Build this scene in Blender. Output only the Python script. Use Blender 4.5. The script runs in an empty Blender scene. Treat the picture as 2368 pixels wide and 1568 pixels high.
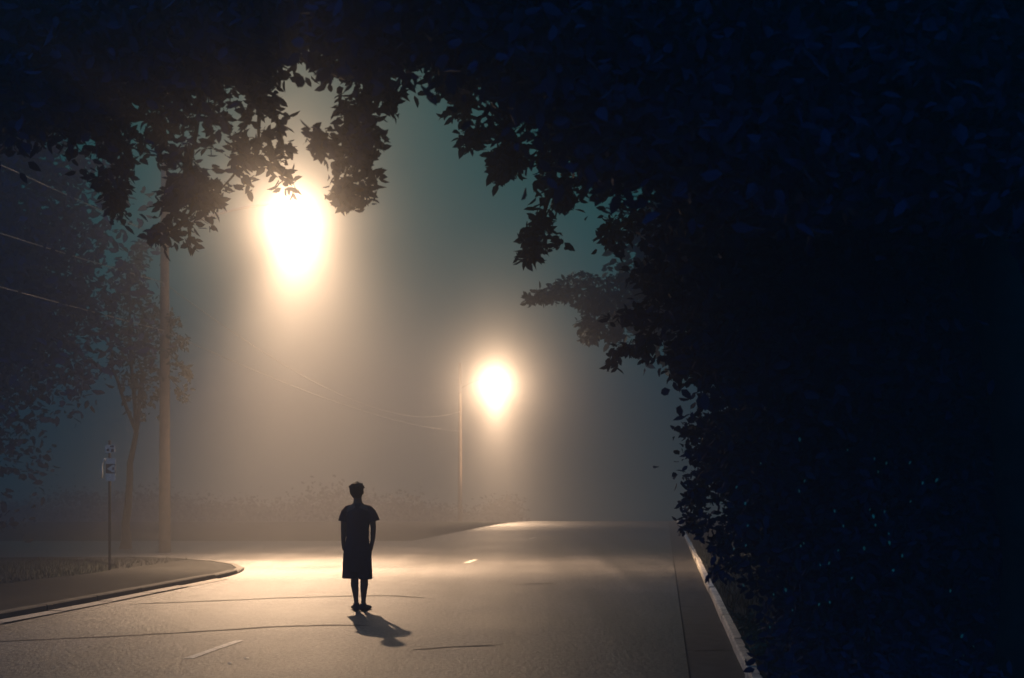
import bpy, math, random
import numpy as np
from mathutils import Vector, Matrix

random.seed(7)
rng = np.random.default_rng(11)
S = bpy.context.scene
COL = S.collection

# ------------------------------------------------------------------ survey
# Working drawing: the photograph at 2367 px wide, focal length 2301 px,
# level camera 1.586 m above the road, horizon at row 1137.
F = 2301.0
CX, HY, CAMZ = 1183.5, 1137.0, 1.586
K = 0.1528                      # the road heads off to the right of straight ahead


def at(px, py, Y):
    return Vector(((px - CX) / F * Y, Y, CAMZ + (HY - py) / F * Y))


def ground_z(Y):
    if Y <= 44.0:
        return 0.0
    u = Y - 44.0
    k = 0.000762
    if u < 40:
        return -k * u * u
    return -k * 1600 - 2 * k * 40 * (u - 40)


# ------------------------------------------------------------------ helpers
def tag(o, label=None, cat=None, group=None, kind=None):
    if label:
        o['label'] = label
    if cat:
        o['category'] = cat
    if group:
        o['group'] = group
    if kind:
        o['kind'] = kind
    return o


def empty(name, loc=(0, 0, 0), label=None, cat=None, group=None):
    o = bpy.data.objects.new(name, None)
    o.empty_display_size = 0.3
    o.location = loc
    COL.objects.link(o)
    return tag(o, label, cat, group)


class MB:
    """collects vertices and faces in world coordinates"""
    def __init__(s):
        s.v, s.f, s.m = [], [], []

    def add(s, vs, fs, mi=0):
        b = len(s.v)
        s.v += [tuple(p) for p in vs]
        s.f += [tuple(i + b for i in q) for q in fs]
        s.m += [mi] * len(fs)

    def box(s, c, size, mi=0, rot=None):
        x, y, z = (d / 2 for d in size)
        vs = [Vector(p) for p in ((-x, -y, -z), (x, -y, -z), (x, y, -z), (-x, y, -z),
                                  (-x, -y, z), (x, -y, z), (x, y, z), (-x, y, z))]
        if rot is not None:
            vs = [rot @ p for p in vs]
        s.add([p + Vector(c) for p in vs],
              [(0, 3, 2, 1), (4, 5, 6, 7), (0, 1, 5, 4), (1, 2, 6, 5), (2, 3, 7, 6), (3, 0, 4, 7)], mi)

    def tube(s, pts, rad, n=8, mi=0, cap=True, wob=0.0, flat=1.0):
        pts = [Vector(p) for p in pts]
        if not hasattr(rad, '__len__'):
            rad = [rad] * len(pts)
        up = Vector((0.13, 0.31, 0.94))
        rings = []
        for i, p in enumerate(pts):
            t = (pts[min(i + 1, len(pts) - 1)] - pts[max(i - 1, 0)]).normalized()
            a = t.cross(up)
            if a.length < 0.05:
                a = t.cross(Vector((1, 0, 0)))
            a.normalize()
            b = t.cross(a).normalized()
            ring = []
            for j in range(n):
                th = 2 * math.pi * j / n
                r = rad[i] * (1 + wob * random.uniform(-1, 1))
                ring.append(p + a * (r * math.cos(th)) + b * (r * flat * math.sin(th)))
            rings.append(ring)
        vs = [q for r in rings for q in r]
        fs = []
        for i in range(len(pts) - 1):
            for j in range(n):
                k = (j + 1) % n
                fs.append((i * n + j, i * n + k, (i + 1) * n + k, (i + 1) * n + j))
        if cap:
            fs.append(tuple(reversed(range(n))))
            fs.append(tuple((len(pts) - 1) * n + j for j in range(n)))
        s.add(vs, fs, mi)

    def loft(s, rings, n=24, axis='z', mi=0):
        """rings: (x, y, z, ra, rb) ellipses across the given axis"""
        vs = []
        for (x, y, z, ra, rb) in rings:
            for j in range(n):
                th = 2 * math.pi * j / n
                c, d = math.cos(th) * ra, math.sin(th) * rb
                if axis == 'z':
                    vs.append((x + c, y + d, z))
                else:
                    vs.append((x + c, y, z + d))
        fs = []
        for i in range(len(rings) - 1):
            for j in range(n):
                k = (j + 1) % n
                fs.append((i * n + j, i * n + k, (i + 1) * n + k, (i + 1) * n + j))
        fs.append(tuple(reversed(range(n))))
        fs.append(tuple((len(rings) - 1) * n + j for j in range(n)))
        s.add(vs, fs, mi)

    def ball(s, c, r, n=12, mi=0):
        c = Vector(c)
        if not hasattr(r, '__len__'):
            r = (r, r, r)
        rings = []
        for i in range(1, n):
            a = math.pi * i / n
            rings.append((c.x, c.y, c.z - r[2] * math.cos(a), r[0] * math.sin(a), r[1] * math.sin(a)))
        s.loft(rings, n=2 * n, mi=mi)

    def build(s, name, mats, parent=None, smooth=False, origin=None):
        me = bpy.data.meshes.new(name)
        o3 = Vector(origin) if origin is not None else Vector((0, 0, 0))
        me.from_pydata([tuple(Vector(p) - o3) for p in s.v], [], s.f)
        if not isinstance(mats, (list, tuple)):
            mats = [mats]
        for m in mats:
            me.materials.append(m)
        for p, mi in zip(me.polygons, s.m):
            p.material_index = mi
            p.use_smooth = smooth
        me.update()
        o = bpy.data.objects.new(name, me)
        COL.objects.link(o)
        o.location = o3
        if parent is not None:
            o.parent = parent
            o.location = o3 - parent.location
        return o


def remesh(o, voxel, smooth_it=4):
    """turn overlapping lofts into one continuous skin"""
    m = o.modifiers.new('r', 'REMESH')
    m.mode = 'VOXEL'
    m.voxel_size = voxel
    sm = o.modifiers.new('s', 'SMOOTH')
    sm.iterations = smooth_it
    sm.factor = 0.5
    dg = bpy.context.evaluated_depsgraph_get()
    me = bpy.data.meshes.new_from_object(o.evaluated_get(dg))
    o.modifiers.clear()
    old = o.data
    o.data = me
    me.name = o.name
    bpy.data.meshes.remove(old)
    for p in me.polygons:
        p.use_smooth = True
    return o


# ------------------------------------------------------------------ materials
def mat(name, base, rough=0.7, spec=0.5, noise=None, bump=None, metallic=0.0):
    """noise=(scale, amount)  bump=(scale, strength, distance)"""
    m = bpy.data.materials.new(name)
    m.use_nodes = True
    nt = m.node_tree
    b = nt.nodes['Principled BSDF']
    b.inputs['Base Color'].default_value = (*base, 1)
    b.inputs['Roughness'].default_value = rough
    b.inputs['Specular IOR Level'].default_value = spec
    b.inputs['Metallic'].default_value = metallic
    if noise or bump:
        geo = nt.nodes.new('ShaderNodeNewGeometry')
    if noise:
        n = nt.nodes.new('ShaderNodeTexNoise')
        n.inputs['Scale'].default_value = noise[0]
        n.inputs['Detail'].default_value = 6
        nt.links.new(geo.outputs['Position'], n.inputs['Vector'])
        r = nt.nodes.new('ShaderNodeMapRange')
        r.inputs['From Min'].default_value = 0.3
        r.inputs['From Max'].default_value = 0.7
        r.inputs['To Min'].default_value = 1 - noise[1]
        r.inputs['To Max'].default_value = 1 + noise[1]
        nt.links.new(n.outputs['Fac'], r.inputs['Value'])
        mx = nt.nodes.new('ShaderNodeVectorMath')
        mx.operation = 'SCALE'
        mx.inputs[0].default_value = base
        nt.links.new(r.outputs['Result'], mx.inputs['Scale'])
        nt.links.new(mx.outputs['Vector'], b.inputs['Base Color'])
    if bump:
        n2 = nt.nodes.new('ShaderNodeTexNoise')
        n2.inputs['Scale'].default_value = bump[0]
        n2.inputs['Detail'].default_value = 3
        nt.links.new(geo.outputs['Position'], n2.inputs['Vector'])
        bp = nt.nodes.new('ShaderNodeBump')
        bp.inputs['Strength'].default_value = bump[1]
        bp.inputs['Distance'].default_value = bump[2]
        nt.links.new(n2.outputs['Fac'], bp.inputs['Height'])
        nt.links.new(bp.outputs['Normal'], b.inputs['Normal'])
    return m


def leaf_mat(name, base):
    m = mat(name, base, rough=0.75, spec=0.12)
    nt = m.node_tree
    b = nt.nodes['Principled BSDF']
    g = nt.nodes.new('ShaderNodeNewGeometry')
    r = nt.nodes.new('ShaderNodeMapRange')
    r.inputs['To Min'].default_value = 0.75
    r.inputs['To Max'].default_value = 1.15
    nt.links.new(g.outputs['Random Per Island'], r.inputs['Value'])
    mx = nt.nodes.new('ShaderNodeVectorMath')
    mx.operation = 'SCALE'
    mx.inputs[0].default_value = base
    nt.links.new(r.outputs['Result'], mx.inputs['Scale'])
    nt.links.new(mx.outputs['Vector'], b.inputs['Base Color'])
    return m


def asphalt_mat():
    m = bpy.data.materials.new('asphalt')
    m.use_nodes = True
    nt = m.node_tree
    L = nt.links.new
    b = nt.nodes['Principled BSDF']
    geo = nt.nodes.new('ShaderNodeNewGeometry')

    def noise(scale, detail, rough=0.55):
        n = nt.nodes.new('ShaderNodeTexNoise')
        n.inputs['Scale'].default_value = scale
        n.inputs['Detail'].default_value = detail
        n.inputs['Roughness'].default_value = rough
        L(geo.outputs['Position'], n.inputs['Vector'])
        return n

    def rng_(src, a, b_, lo=0.3, hi=0.7):
        r = nt.nodes.new('ShaderNodeMapRange')
        r.inputs['From Min'].default_value = lo
        r.inputs['From Max'].default_value = hi
        r.inputs['To Min'].default_value = a
        r.inputs['To Max'].default_value = b_
        L(src, r.inputs['Value'])
        return r.outputs['Result']

    patch = noise(0.35, 4)
    grain = noise(20, 4, 0.8)
    mp = nt.nodes.new('ShaderNodeMapping')              # wear that runs with the traffic
    mp.inputs['Rotation'].default_value = (0, 0, math.atan(K))
    mp.inputs['Scale'].default_value = (1.3, 0.05, 1)
    L(geo.outputs['Position'], mp.inputs['Vector'])
    wear = noise(1.0, 5)
    L(mp.outputs['Vector'], wear.inputs['Vector'])
    pw = nt.nodes.new('ShaderNodeMath')
    pw.operation = 'MULTIPLY'
    L(rng_(patch.outputs['Fac'], 0.62, 1.35), pw.inputs[0])
    L(rng_(wear.outputs['Fac'], 0.6, 1.4), pw.inputs[1])
    a = pw.outputs[0]
    g = rng_(grain.outputs['Fac'], 0.0, 2.6, 0.37, 0.63)
    mul = nt.nodes.new('ShaderNodeMath')
    mul.operation = 'MULTIPLY'
    L(a, mul.inputs[0])
    L(g, mul.inputs[1])
    sc = nt.nodes.new('ShaderNodeVectorMath')
    sc.operation = 'SCALE'
    sc.inputs[0].default_value = ASPHALT
    L(mul.outputs[0], sc.inputs['Scale'])
    vo = nt.nodes.new('ShaderNodeTexVoronoi')           # pale stone chips scattered in the surface
    vo.inputs['Scale'].default_value = 7
    L(geo.outputs['Position'], vo.inputs['Vector'])
    dotm = nt.nodes.new('ShaderNodeMapRange')
    dotm.inputs['From Min'].default_value = 0.10
    dotm.inputs['From Max'].default_value = 0.06
    L(vo.outputs['Distance'], dotm.inputs['Value'])
    sel = nt.nodes.new('ShaderNodeSeparateColor')
    L(vo.outputs['Color'], sel.inputs['Color'])
    gt_ = nt.nodes.new('ShaderNodeMath')
    gt_.operation = 'GREATER_THAN'
    gt_.inputs[1].default_value = 0.86
    L(sel.outputs['Red'], gt_.inputs[0])
    chip = nt.nodes.new('ShaderNodeMath')
    chip.operation = 'MULTIPLY'
    L(gt_.outputs[0], chip.inputs[0])
    L(dotm.outputs['Result'], chip.inputs[1])
    mixc = nt.nodes.new('ShaderNodeMix')
    mixc.data_type = 'RGBA'
    L(chip.outputs[0], mixc.inputs[0])
    L(sc.outputs['Vector'], mixc.inputs[6])
    mixc.inputs[7].default_value = (0.5, 0.47, 0.43, 1)
    L(mixc.outputs[2], b.inputs['Base Color'])
    L(rng_(patch.outputs['Fac'], ROAD_ROUGH - 0.05, ROAD_ROUGH + 0.06), b.inputs['Roughness'])
    b.inputs['Specular IOR Level'].default_value = 0.6
    bp = nt.nodes.new('ShaderNodeBump')
    bp.inputs['Strength'].default_value = 1.0
    bp.inputs['Distance'].default_value = 0.016
    L(grain.outputs['Fac'], bp.inputs['Height'])
    bp2 = nt.nodes.new('ShaderNodeBump')
    bp2.inputs['Strength'].default_value = 0.5
    bp2.inputs['Distance'].default_value = 0.03
    und = noise(1.1, 2)
    L(und.outputs['Fac'], bp2.inputs['Height'])
    L(bp2.outputs['Normal'], bp.inputs['Normal'])
    L(bp.outputs['Normal'], b.inputs['Normal'])
    return m


ASPHALT = (0.075, 0.071, 0.067)
ROAD_ROUGH = 0.47
M = {
    'asphalt': asphalt_mat(),
    'tar': mat('tar', (0.012, 0.012, 0.012), 0.7, 0.35),
    'paint': mat('road_paint', (0.55, 0.53, 0.46), 0.5, 0.6, noise=(14, 0.5)),
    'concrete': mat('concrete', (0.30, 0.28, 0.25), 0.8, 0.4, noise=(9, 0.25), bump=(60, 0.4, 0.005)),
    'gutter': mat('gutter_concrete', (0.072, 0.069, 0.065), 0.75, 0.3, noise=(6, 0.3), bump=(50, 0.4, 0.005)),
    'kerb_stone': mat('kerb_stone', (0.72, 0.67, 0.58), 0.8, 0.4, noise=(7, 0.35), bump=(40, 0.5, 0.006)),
    'joint': mat('joint', (0.02, 0.02, 0.02), 0.95, 0.1),
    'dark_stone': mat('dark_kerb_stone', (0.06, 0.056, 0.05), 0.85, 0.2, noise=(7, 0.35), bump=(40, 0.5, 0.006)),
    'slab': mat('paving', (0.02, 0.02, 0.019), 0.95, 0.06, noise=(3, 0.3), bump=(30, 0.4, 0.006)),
    'soil': mat('soil', (0.028, 0.03, 0.024), 0.97, 0.06, noise=(2.5, 0.5), bump=(12, 0.8, 0.03)),
    'grass': leaf_mat('grass_blade', (0.022, 0.036, 0.022)),
    'weed': leaf_mat('weed_leaf', (0.10, 0.14, 0.09)),
    'leaf': leaf_mat('dark_leaf', (0.012, 0.03, 0.09)),
    'leaf_far': leaf_mat('far_dark_leaf', (0.01, 0.02, 0.03)),
    'leaf_left': leaf_mat('dull_leaf', (0.036, 0.045, 0.035)),
    'glint': mat('painted_glint', (0.9, 0.9, 0.5), 0.25, 0.8),  # near-white colour stands in for glints on the leaves
    'bark': mat('bark', (0.022, 0.02, 0.022), 0.9, 0.2, noise=(8, 0.4), bump=(14, 0.9, 0.02)),
    'wood': mat('pole_wood', (0.21, 0.155, 0.115), 0.85, 0.25, noise=(6, 0.3), bump=(30, 0.5, 0.006)),
    'metal': mat('galvanised', (0.35, 0.35, 0.36), 0.45, 0.5, noise=(9, 0.15), metallic=0.8),
    'wire': mat('wire', (0.45, 0.40, 0.35), 0.35, 0.5, metallic=0.6),
    'porcelain': mat('insulator', (0.3, 0.27, 0.25), 0.3, 0.6, noise=(20, 0.1)),
    'sign_white': mat('sign_white', (0.8, 0.8, 0.7), 0.5, 0.4, noise=(12, 0.12)),
    'sign_dark': mat('sign_dark', (0.02, 0.025, 0.03), 0.6, 0.3, noise=(12, 0.1)),
    'skin': mat('skin', (0.20, 0.12, 0.09), 0.6, 0.3, noise=(20, 0.08)),
    'shirt': mat('shirt_cloth', (0.022, 0.028, 0.055), 0.95, 0.1, noise=(40, 0.15)),
    'shorts': mat('shorts_cloth', (0.02, 0.024, 0.045), 0.95, 0.1, noise=(40, 0.15)),
    'hair': mat('dark_hair', (0.012, 0.010, 0.012), 0.7, 0.2, noise=(50, 0.3)),
    'shoe': mat('shoe_leather', (0.02, 0.02, 0.03), 0.5, 0.4, noise=(30, 0.1)),
    'eye': mat('eye_white', (0.6, 0.58, 0.55), 0.3, 0.5, noise=(30, 0.05)),
}
LAMP_RGB = (1.0, 0.66, 0.405)
lens = bpy.data.materials.new('lamp_lens')
lens.use_nodes = True
lb = lens.node_tree.nodes['Principled BSDF']
lb.inputs['Base Color'].default_value = (0.8, 0.75, 0.65, 1)
lb.inputs['Emission Color'].default_value = (1.0, 0.80, 0.55, 1)
lb.inputs['Emission Strength'].default_value = 12.0
M['lens'] = lens

# ------------------------------------------------------------------ ground, road, kerbs
YS = [-55, -30, -10] + list(range(0, 44, 4)) + [44 + 2 * i for i in range(0, 22)] + [90, 100, 115, 130, 150]


def strip(mb, x0, x1, ys, dz0=0.0, dz1=None, mi=0):
    """sheet between two lines running with the road; x0/x1 may be functions of Y"""
    f0 = x0 if callable(x0) else (lambda Y: x0 + K * Y)
    f1 = x1 if callable(x1) else (lambda Y: x1 + K * Y)
    dz1 = dz0 if dz1 is None else dz1
    vs = []
    for Y in ys:
        z = ground_z(Y)
        vs += [(f0(Y), Y, z + dz0), (f1(Y), Y, z + dz1)]
    mb.add(vs, [(2 * i, 2 * i + 1, 2 * i + 3, 2 * i + 2) for i in range(len(ys) - 1)], mi)


g = MB()
nx = 28
xs = [-135 + 270 * i / nx for i in range(nx + 1)]
gv = []
for Y in YS:
    for x in xs:
        gv.append((x, Y, ground_z(Y) - 0.03))
g.add(gv, [(r * (nx + 1) + c, r * (nx + 1) + c + 1, (r + 1) * (nx + 1) + c + 1, (r + 1) * (nx + 1) + c)
           for r in range(len(YS) - 1) for c in range(nx)])
tag(g.build('ground', M['soil']), kind='structure')

LK, RG, RK = -8.1, 0.22, 0.70         # left gutter line, gutter joint, right kerb line
CY0, CR = 18.0, 6.0                   # the left kerb turns the corner into a side street


def left_edge(Y):
    if Y <= CY0:
        return LK + K * Y
    d = min(Y - CY0, CR - 0.02)
    return LK + K * Y - (CR - math.sqrt(CR * CR - d * d))


rd = MB()
ysr = [-50, -30, -15, -5] + list(range(0, 18, 2)) + [18 + 0.5 * i for i in range(0, 13)]
strip(rd, left_edge, RG, ysr, 0.004)
side_ys = [24, 26, 28, 30, 32]
strip(rd, lambda Y: -60.0, RG, side_ys, 0.004)          # mouth of the side street
strip(rd, LK, RG, [32, 36, 40, 44] + [44 + 2 * i for i in range(1, 22)] + [90, 100, 115, 130, 149], 0.004)
road = rd.build('road', M['asphalt'])
tag(road, kind='structure')

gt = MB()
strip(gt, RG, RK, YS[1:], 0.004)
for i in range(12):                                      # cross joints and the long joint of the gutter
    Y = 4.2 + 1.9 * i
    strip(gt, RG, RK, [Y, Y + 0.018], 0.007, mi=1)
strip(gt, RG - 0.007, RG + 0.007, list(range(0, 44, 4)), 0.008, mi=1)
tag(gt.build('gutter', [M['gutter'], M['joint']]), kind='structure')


def seam(pts, w):
    """a poured tar seam: a narrow ribbon lying on the asphalt"""
    s = MB()
    P = []
    for (px, py) in pts:
        Y = CAMZ * F / (py - HY)
        P.append(Vector(((px - CX) / F * Y, Y, 0.008)))
    Q = []
    for i in range(len(P) - 1):
        for k in range(6):
            q = P[i].lerp(P[i + 1], k / 6)
            q.y += random.uniform(-0.02, 0.02)
            Q.append(q)
    Q.append(P[-1])
    vs = []
    for i, q in enumerate(Q):
        t = (Q[min(i + 1, len(Q) - 1)] - Q[max(i - 1, 0)]).normalized()
        nrm = Vector((-t.y, t.x, 0))
        ww = w * random.uniform(0.6, 1.2) * min(1, 0.2 + min(i, len(Q) - 1 - i) * 0.4)
        vs += [q + nrm * ww / 2, q - nrm * ww / 2]
    s.add(vs, [(2 * i, 2 * i + 1, 2 * i + 3, 2 * i + 2) for i in range(len(Q) - 1)])
    o = s.build('tar_seam', M['tar'], parent=road)
    return o


seam([(-40, 1486), (250, 1473), (450, 1462), (640, 1450), (780, 1446), (860, 1448)], 0.08)
seam([(300, 1398), (480, 1391), (640, 1384), (800, 1379), (900, 1378), (980, 1383)], 0.09)
seam([(950, 1504), (1050, 1496), (1160, 1492)], 0.05)
seam([(1190, 1352), (1290, 1350)], 0.08)

for (cx, cy, ln, w) in ((-2.98, 10.0, 1.15, 0.10), (-0.93, 22.6, 1.25, 0.13), (0.70, 33.8, 1.3, 0.14), (2.45, 45.2, 1.3, 0.14)):
    s = MB()
    n = 8
    vs = []
    for i in range(n + 1):
        y = cy - ln / 2 + ln * i / n
        x = cx + (y - cy) * K
        ww = w * random.uniform(0.75, 1.1)
        z = ground_z(y) + 0.009
        vs += [(x - ww / 2, y, z), (x + ww / 2, y, z)]
    s.add(vs, [(2 * i, 2 * i + 1, 2 * i + 3, 2 * i + 2) for i in range(n)])
    s.build('lane_dash', M['paint'], parent=road)


def kerb(name, f, ys, side, pan, stone):
    """row of kerb stones with open joints; pan = width of the flat gutter stone in front"""
    b = MB()
    for i in range(len(ys) - 1):
        ya, yb = ys[i] + 0.012, ys[i + 1] - 0.012
        xa, xb = f(ya), f(yb)
        z = ground_z(ya)
        zb = ground_z(yb)
        j = random.uniform(-0.008, 0.008)
        h = 0.105 + random.uniform(-0.006, 0.006)
        if side < 0 and ya > 17.0:
            h = max(0.03, h - (ya - 17.0) * 0.025)         # lowered toward the crossing
        wd = 0.15 if side < 0 else 0.09
        w0, w1 = xa + j, xb + j + random.uniform(-0.01, 0.01)
        e = side
        c = 0.015
        prof = [(0, -0.05), (0.0, h - c), (c, h), (wd, h), (wd, -0.05)]
        vs = [(w0 + e * p[0], ya, z + p[1]) for p in prof] + [(w1 + e * p[0], yb, zb + p[1]) for p in prof]
        n = len(prof)
        fs = [(k, k + 1, n + k + 1, n + k) for k in range(n - 1)] + [tuple(range(n)), tuple(reversed(range(n, 2 * n)))]
        b.add(vs, fs)
        if pan and ya < 17.5:
            t = random.uniform(0.0, 0.02)
            u = random.uniform(0.0, 0.02)
            vs = [(xa - e * pan, ya, z + 0.008 + t), (xa - e * 0.005, ya, z + 0.012 + t),
                  (xb - e * 0.005, yb, zb + 0.012 + u), (xb - e * pan, yb, zb + 0.008 + u)]
            b.add(vs, [(0, 1, 2, 3)], 1)
    return tag(b.build(name, [stone, M['concrete']]), kind='structure')


kys = [13.08 + 1.17 * i for i in range(-16, 5)]
arc = [18.0, 19.2, 20.4, 21.5, 22.5, 23.3, 23.85]
kys = [y for y in kys if y < 17.2] + arc
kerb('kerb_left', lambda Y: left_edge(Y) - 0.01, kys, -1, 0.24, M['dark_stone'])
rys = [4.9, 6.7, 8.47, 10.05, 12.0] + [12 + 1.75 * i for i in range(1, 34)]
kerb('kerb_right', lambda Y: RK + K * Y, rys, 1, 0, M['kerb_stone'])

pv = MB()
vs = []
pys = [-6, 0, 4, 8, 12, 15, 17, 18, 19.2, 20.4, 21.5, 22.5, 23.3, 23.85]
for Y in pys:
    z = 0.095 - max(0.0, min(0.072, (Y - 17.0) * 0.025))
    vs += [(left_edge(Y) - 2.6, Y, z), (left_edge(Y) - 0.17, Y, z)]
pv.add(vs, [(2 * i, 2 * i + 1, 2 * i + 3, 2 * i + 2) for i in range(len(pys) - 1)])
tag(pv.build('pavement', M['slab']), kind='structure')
vb = MB()
strip(vb, RK + 0.10, RK + 12, [-6] + list(range(0, 72, 3)), 0.09, 0.25)
tag(vb.build('verge', M['soil']), kind='structure')


# ------------------------------------------------------------------ leaves
LEAF = np.array([(0, 0, 0), (-0.24, 0.30, 0.06), (-0.20, 0.66, 0.05), (0, 1, -0.05), (0.20, 0.66, 0.05), (0.24, 0.30, 0.06)])


def leaf_mesh(name, P, D, N, size, material, parent, shape=LEAF):
    """many leaf-shaped faces: P base points, D long axis, N facing, size lengths"""
    P, D, N = np.asarray(P, float), np.asarray(D, float), np.asarray(N, float)
    D /= np.linalg.norm(D, axis=1)[:, None] + 1e-9
    X = np.cross(D, N)
    X /= np.linalg.norm(X, axis=1)[:, None] + 1e-9
    Z = np.cross(X, D)
    s = np.asarray(size)[:, None, None]
    V = P[:, None, :] + s * (shape[None, :, 0:1] * X[:, None, :] + shape[None, :, 1:2] * D[:, None, :] + shape[None, :, 2:3] * Z[:, None, :])
    n = len(P)
    off = np.array(parent.location)
    V = V.reshape(-1, 3) - off
    quad = np.array([0, 3, 2, 1, 0, 5, 4, 3])
    loops = (np.arange(n)[:, None] * 6 + quad[None, :]).ravel()
    me = bpy.data.meshes.new(name)
    me.vertices.add(n * 6)
    me.vertices.foreach_set('co', V.ravel())
    me.loops.add(n * 8)
    me.loops.foreach_set('vertex_index', loops.astype(np.int32))
    me.polygons.add(n * 2)
    me.polygons.foreach_set('loop_start', np.arange(0, n * 8, 4, dtype=np.int32))
    me.materials.append(material)
    me.update(calc_edges=True)
    me.validate()
    o = bpy.data.objects.new(name, me)
    COL.objects.link(o)
    o.parent = parent
    return o


class Leaves:
    def __init__(s):
        s.P, s.D, s.N, s.S = [], [], [], []

    def rosette(s, c, n, size, droop=0.5, spread=0.05, out=None):
        """a fan of leaves round a twig end, hanging by droop"""
        c = np.array(c)
        d = rng.normal(size=(n, 3))
        d[:, 2] = d[:, 2] * 0.7 - droop
        if out is not None:
            d += np.array(out) * 0.8
        p = c + rng.normal(size=(n, 3)) * spread
        s.P.append(p)
        s.D.append(d)
        s.N.append(rng.normal(size=(n, 3)))
        s.S.append(size * rng.uniform(0.65, 1.2, n))

    def build(s, name, m, parent):
        return leaf_mesh(name, np.concatenate(s.P), np.concatenate(s.D), np.concatenate(s.N), np.concatenate(s.S), m, parent)


def in_poly(x, y, poly):
    r = False
    j = len(poly) - 1
    for i in range(len(poly)):
        xi, yi = poly[i]
        xj, yj = poly[j]
        if (yi > y) != (yj > y) and x < (xj - xi) * (y - yi) / (yj - yi) + xi:
            r = not r
        j = i
    return r


def conv(ox, oy, s):
    return lambda pts: [(ox + p[0] * s, oy + p[1] * s) + tuple(q * s for q in p[2:]) for p in pts]


C1 = conv(0, 0, 0.4054)
C2 = conv(693.5, 0, 0.4055)
C5 = conv(1386.9, 982.4, 0.41388)
C6 = conv(1155.7, 462.3, 0.3685)


def spray(lv, tw, pts, Y, dens=1.0, size=0.105, depth=0.5, link=True):
    """a hanging spray: twig through the given points (x, y, half width) at distance Y, dressed in leaf rosettes"""
    ph = random.uniform(0, 6)
    W = []
    for i, (x, y, h) in enumerate(pts):
        W.append((at(x, y, Y + depth * math.sin(ph + i * 1.3)), h * Y / F))
    if len(W) == 1:
        W = [(W[0][0] + Vector((0.02, 0.05, W[0][1] * 0.6)), W[0][1] * 0.8), W[0]]
    seg = []
    for i in range(len(W) - 1):
        L = (W[i + 1][0] - W[i][0]).length
        n = max(2, int(L / 0.03))
        for k in range(n):
            t = k / n
            seg.append((W[i][0].lerp(W[i + 1][0], t), W[i][1] * (1 - t) + W[i + 1][1] * t))
    seg.append(W[-1])
    tw.tube([p for p, _ in seg[::4]] + [seg[-1][0]], np.linspace(0.020, 0.006, len(seg[::4]) + 1), n=5)
    area = sum(2 * h for _, h in seg) * 0.03
    n = int(dens * area / 0.0042) + 2
    for _ in range(n):
        p, h = random.choice(seg)
        a = random.uniform(0, 2 * math.pi)
        r = h * math.sqrt(random.random()) * 0.9
        c = p + Vector((r * math.cos(a), random.uniform(-1, 1) * max(h, 0.15) * 1.2, r * math.sin(a)))
        out = Vector((math.cos(a), 0, math.sin(a))) * (0.5 if r > 0.5 * h else 0.1)
        lv.rosette(c, random.choice((3, 4, 5)), size, 0.45, 0.025, out)
        if random.random() < 0.35:
            tw.tube([p, p.lerp(c, 0.5) + Vector((0, 0, 0.02)), c], [0.006, 0.004, 0.002], n=4, cap=False)


def fill(lv, poly, Y0, Y1, n, size=0.12, per=10, spread=0.15, low=0.25):
    """fill the body of a crown with leafy clumps through its depth"""
    xs_ = [p[0] for p in poly]
    ys_ = [p[1] for p in poly]
    k = 0
    C = []
    while k < n:
        x, y = random.uniform(min(xs_), max(xs_)), random.uniform(min(ys_), max(ys_))
        if not in_poly(x, y, poly):
            continue
        Y = random.uniform(Y0, Y1)
        if y > HY + 20:
            Y = min(Y, (CAMZ - low) * F / (y - HY))
        c = at(x, y, Y)
        lv.rosette(c, per, size, 0.4, spread)
        C.append(c)
        k += 1
    return C


def limb(tw, pts, r0, r1, n=8):
    pts = [Vector(p) for p in pts]
    out, rad = [], []
    m = len(pts) - 1
    for i in range(m):
        for k in range(5):
            t = (i + k / 5) / m
            q = pts[i].lerp(pts[i + 1], k / 5)
            q += Vector([random.uniform(-1, 1) * (r0 * (1 - t) + r1 * t) * 0.5 for _ in range(3)])
            out.append(q)
            rad.append(r0 * (1 - t) + r1 * t)
    out.append(pts[-1])
    rad.append(r1)
    tw.tube(out, rad, n=n, wob=0.08)


def tree(name, loc, label, cat='tree', group=None):
    return empty(name, loc, label, cat, group)


def trunk(root, h, r, lean=(0, 0)):
    b = MB()
    x, y, z = root.location
    pts, rad = [], []
    for i in range(9):
        t = i / 8
        pts.append((x + lean[0] * t * t + random.uniform(-.03, .03), y + lean[1] * t * t, z - 0.1 + (h + 0.1) * t))
        rad.append(r * (1.5 - 0.5 * min(1, t * 5)) * (1 - 0.45 * t))
    b.tube(pts, rad, n=14, wob=0.06)
    b.build('trunk', M['bark'], root, smooth=True)
    return Vector(pts[-1])


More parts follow.
